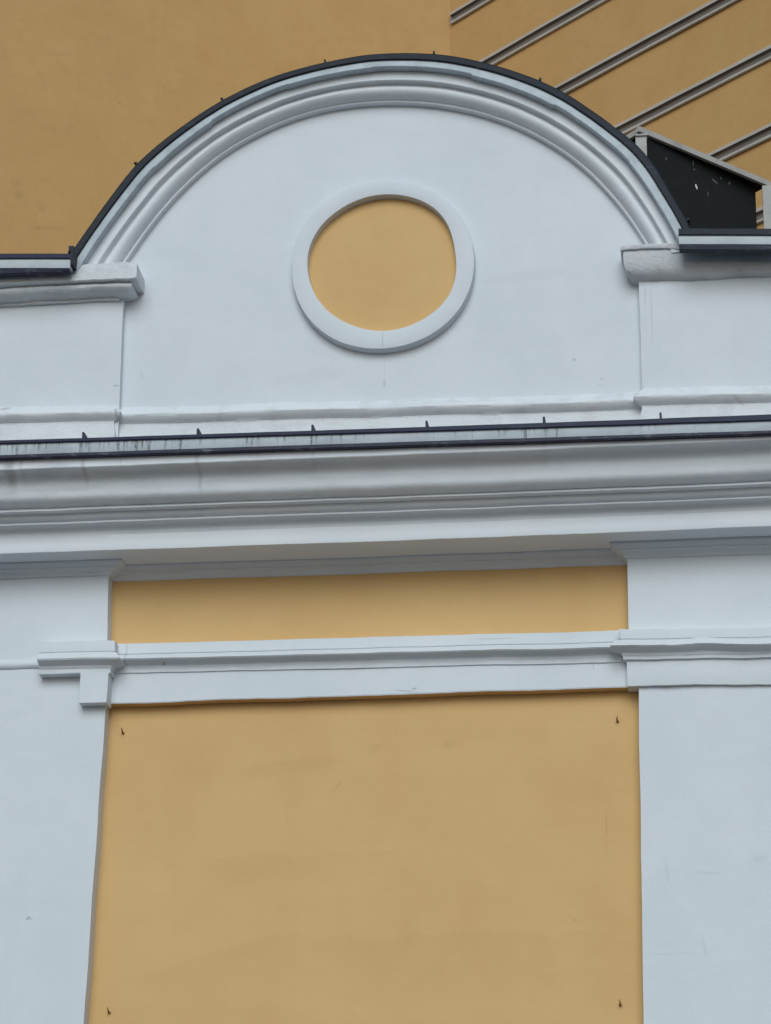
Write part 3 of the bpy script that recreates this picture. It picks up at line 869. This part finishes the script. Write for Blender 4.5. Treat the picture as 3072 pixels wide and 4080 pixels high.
# dried paint spatters on the board
SPL = [(1.882, 2.221, 11.340, 0.010, 0.022, 0.3, 0), (2.091, 2.456, 11.240 + 0.203 - 0.02, 0.009, 0.036, 0.1, 0), (2.098, 2.464, 11.365, 0.010, 0.014, 0.6, 0), (2.110, 2.478, 11.220, 0.014, 0.030, -0.3, 1),
       (2.256, 2.643, 11.349, 0.052, 0.014, 0.33, 0), (2.306, 2.699, 11.404, 0.008, 0.022, 0.4, 0), (2.374, 2.775, 11.398, 0.014, 0.024, 0.35, 0), (2.199, 2.578, 11.204, 0.007, 0.028, -0.05, 0)]
for i, (x, y, z, hx, hz, an, kd) in enumerate(SPL):
    c = Vector((x, y, z))
    ux = Vector((bd.x, bd.y, 0))
    on = Vector((bn.x, bn.y, 0)) * 0.003
    vv = [c + on]
    K = 14
    for k in range(K):
        th = k / K * 2 * math.pi
        rr = 1 + 0.35 * noise.noise(Vector((math.cos(th) * 1.3 + i * 5, math.sin(th) * 1.3, 0)))
        a, b = math.cos(th) * hx * rr * 0.7, math.sin(th) * hz * rr * 0.75
        a, b = a * math.cos(an) + b * math.sin(an), -a * math.sin(an) + b * math.cos(an)
        vv.append(c + ux * a + Vector((0, 0, b)) + on * 0.6)
    vv += [p - on * 0.9 for p in vv[1:]]
    ff = [(0, 1 + k, 1 + (k + 1) % K) for k in range(K)] + [(1 + k, 1 + K + k, 1 + K + (k + 1) % K, 1 + (k + 1) % K) for k in range(K)]
    o = sh("paint_splash", vv, ff, M_splash2 if kd else M_splash, board)

# ------------------------------------------------------------------ tall ochre building behind
T = thing("yellow_building", "tall plain ochre building behind the parapet with receding grey string courses on its right wall", "building", (-0.536, 9.0, 0))
KO = Vector((-0.5359, 9.0))
dR = Vector((0.74314, -0.66913))
nR = Vector((-0.66913, -0.74314))          # faces left and towards the street
dL = Vector((-0.84, -0.54)).normalized()
nL = Vector((-dL.y, dL.x))
if nL.y > 0:
    nL = -nL
def tw(name, verts, faces, mat, parent=None, **kw):
    vv = [Vector(p) - Vector(T.location) for p in verts]
    return fix_normals(mesh_obj(name, vv, faces, mat, parent or T, **kw))
def slab(name, d, n_, L):
    # uneven plaster face: gently waving grid
    nx, nz = int(L / 0.25), 110
    v, f = [], []
    for j in range(nz + 1):
        for i in range(nx + 1):
            p = KO + d * (L * i / nx)
            z = 26.0 * j / nz
            q = Vector((p.x, p.y, z))
            k = noise.noise(q * 0.9) * 0.008 * min(1, i / 2)
            v.append(Vector((p.x + n_.x * k, p.y + n_.y * k, z)))
    for j in range(nz):
        for i in range(nx):
            a = j * (nx + 1) + i
            f.append((a, a + 1, a + nx + 2, a + nx + 1))
    k0 = len(v)
    a, b = KO, KO + d * L
    for p in (b, b - n_ * 0.5, a - n_ * 0.5, a):
        for z in (0, 26.0):
            v.append(Vector((p.x, p.y, z)))
    f += [(k0, k0 + 2, k0 + 3, k0 + 1), (k0 + 2, k0 + 4, k0 + 5, k0 + 3), (k0 + 1, k0 + 3, k0 + 5, k0 + 7)]
    return tw(name, v, f, M_yeld)
wr = slab("wall", dR, nR, 9.2)
wl = slab("wall", dL, nL, 11.0)

# string courses: white lipped channels, the groove's shade painted in as a darker colour
for zc in [16.95 + 0.83 * k for k in range(-8, 9)]:
    tw_off = {16.95: 0}.get(zc, 0)
    P = [(0.0, 0.054), (0.026, 0.054), (0.030, 0.050), (0.030, 0.026), (-0.004, 0.024), (-0.004, -0.034), (0.018, -0.036), (0.022, -0.039), (0.022, -0.056), (0.016, -0.060), (0.0, -0.062)]
    v, f, fm = [], [], []
    ns = 60
    for s in range(ns + 1):
        t_ = 0.045 + (9.15 - 0.045) * s / ns
        for k, (o, dz) in enumerate(P):
            p = KO + dR * t_ + nR * (o + 0.012)
            w_ = noise.noise(Vector((t_ * 2.2, zc, k * 0.2))) * 0.004
            v.append(Vector((p.x, p.y, zc + dz * 1.25 + w_)))
    n = len(P)
    for s in range(ns):
        for k in range(n - 1):
            f.append((s * n + k, (s + 1) * n + k, (s + 1) * n + k + 1, s * n + k + 1))
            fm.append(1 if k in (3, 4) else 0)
    f.append(tuple(range(n)))
    fm.append(0)
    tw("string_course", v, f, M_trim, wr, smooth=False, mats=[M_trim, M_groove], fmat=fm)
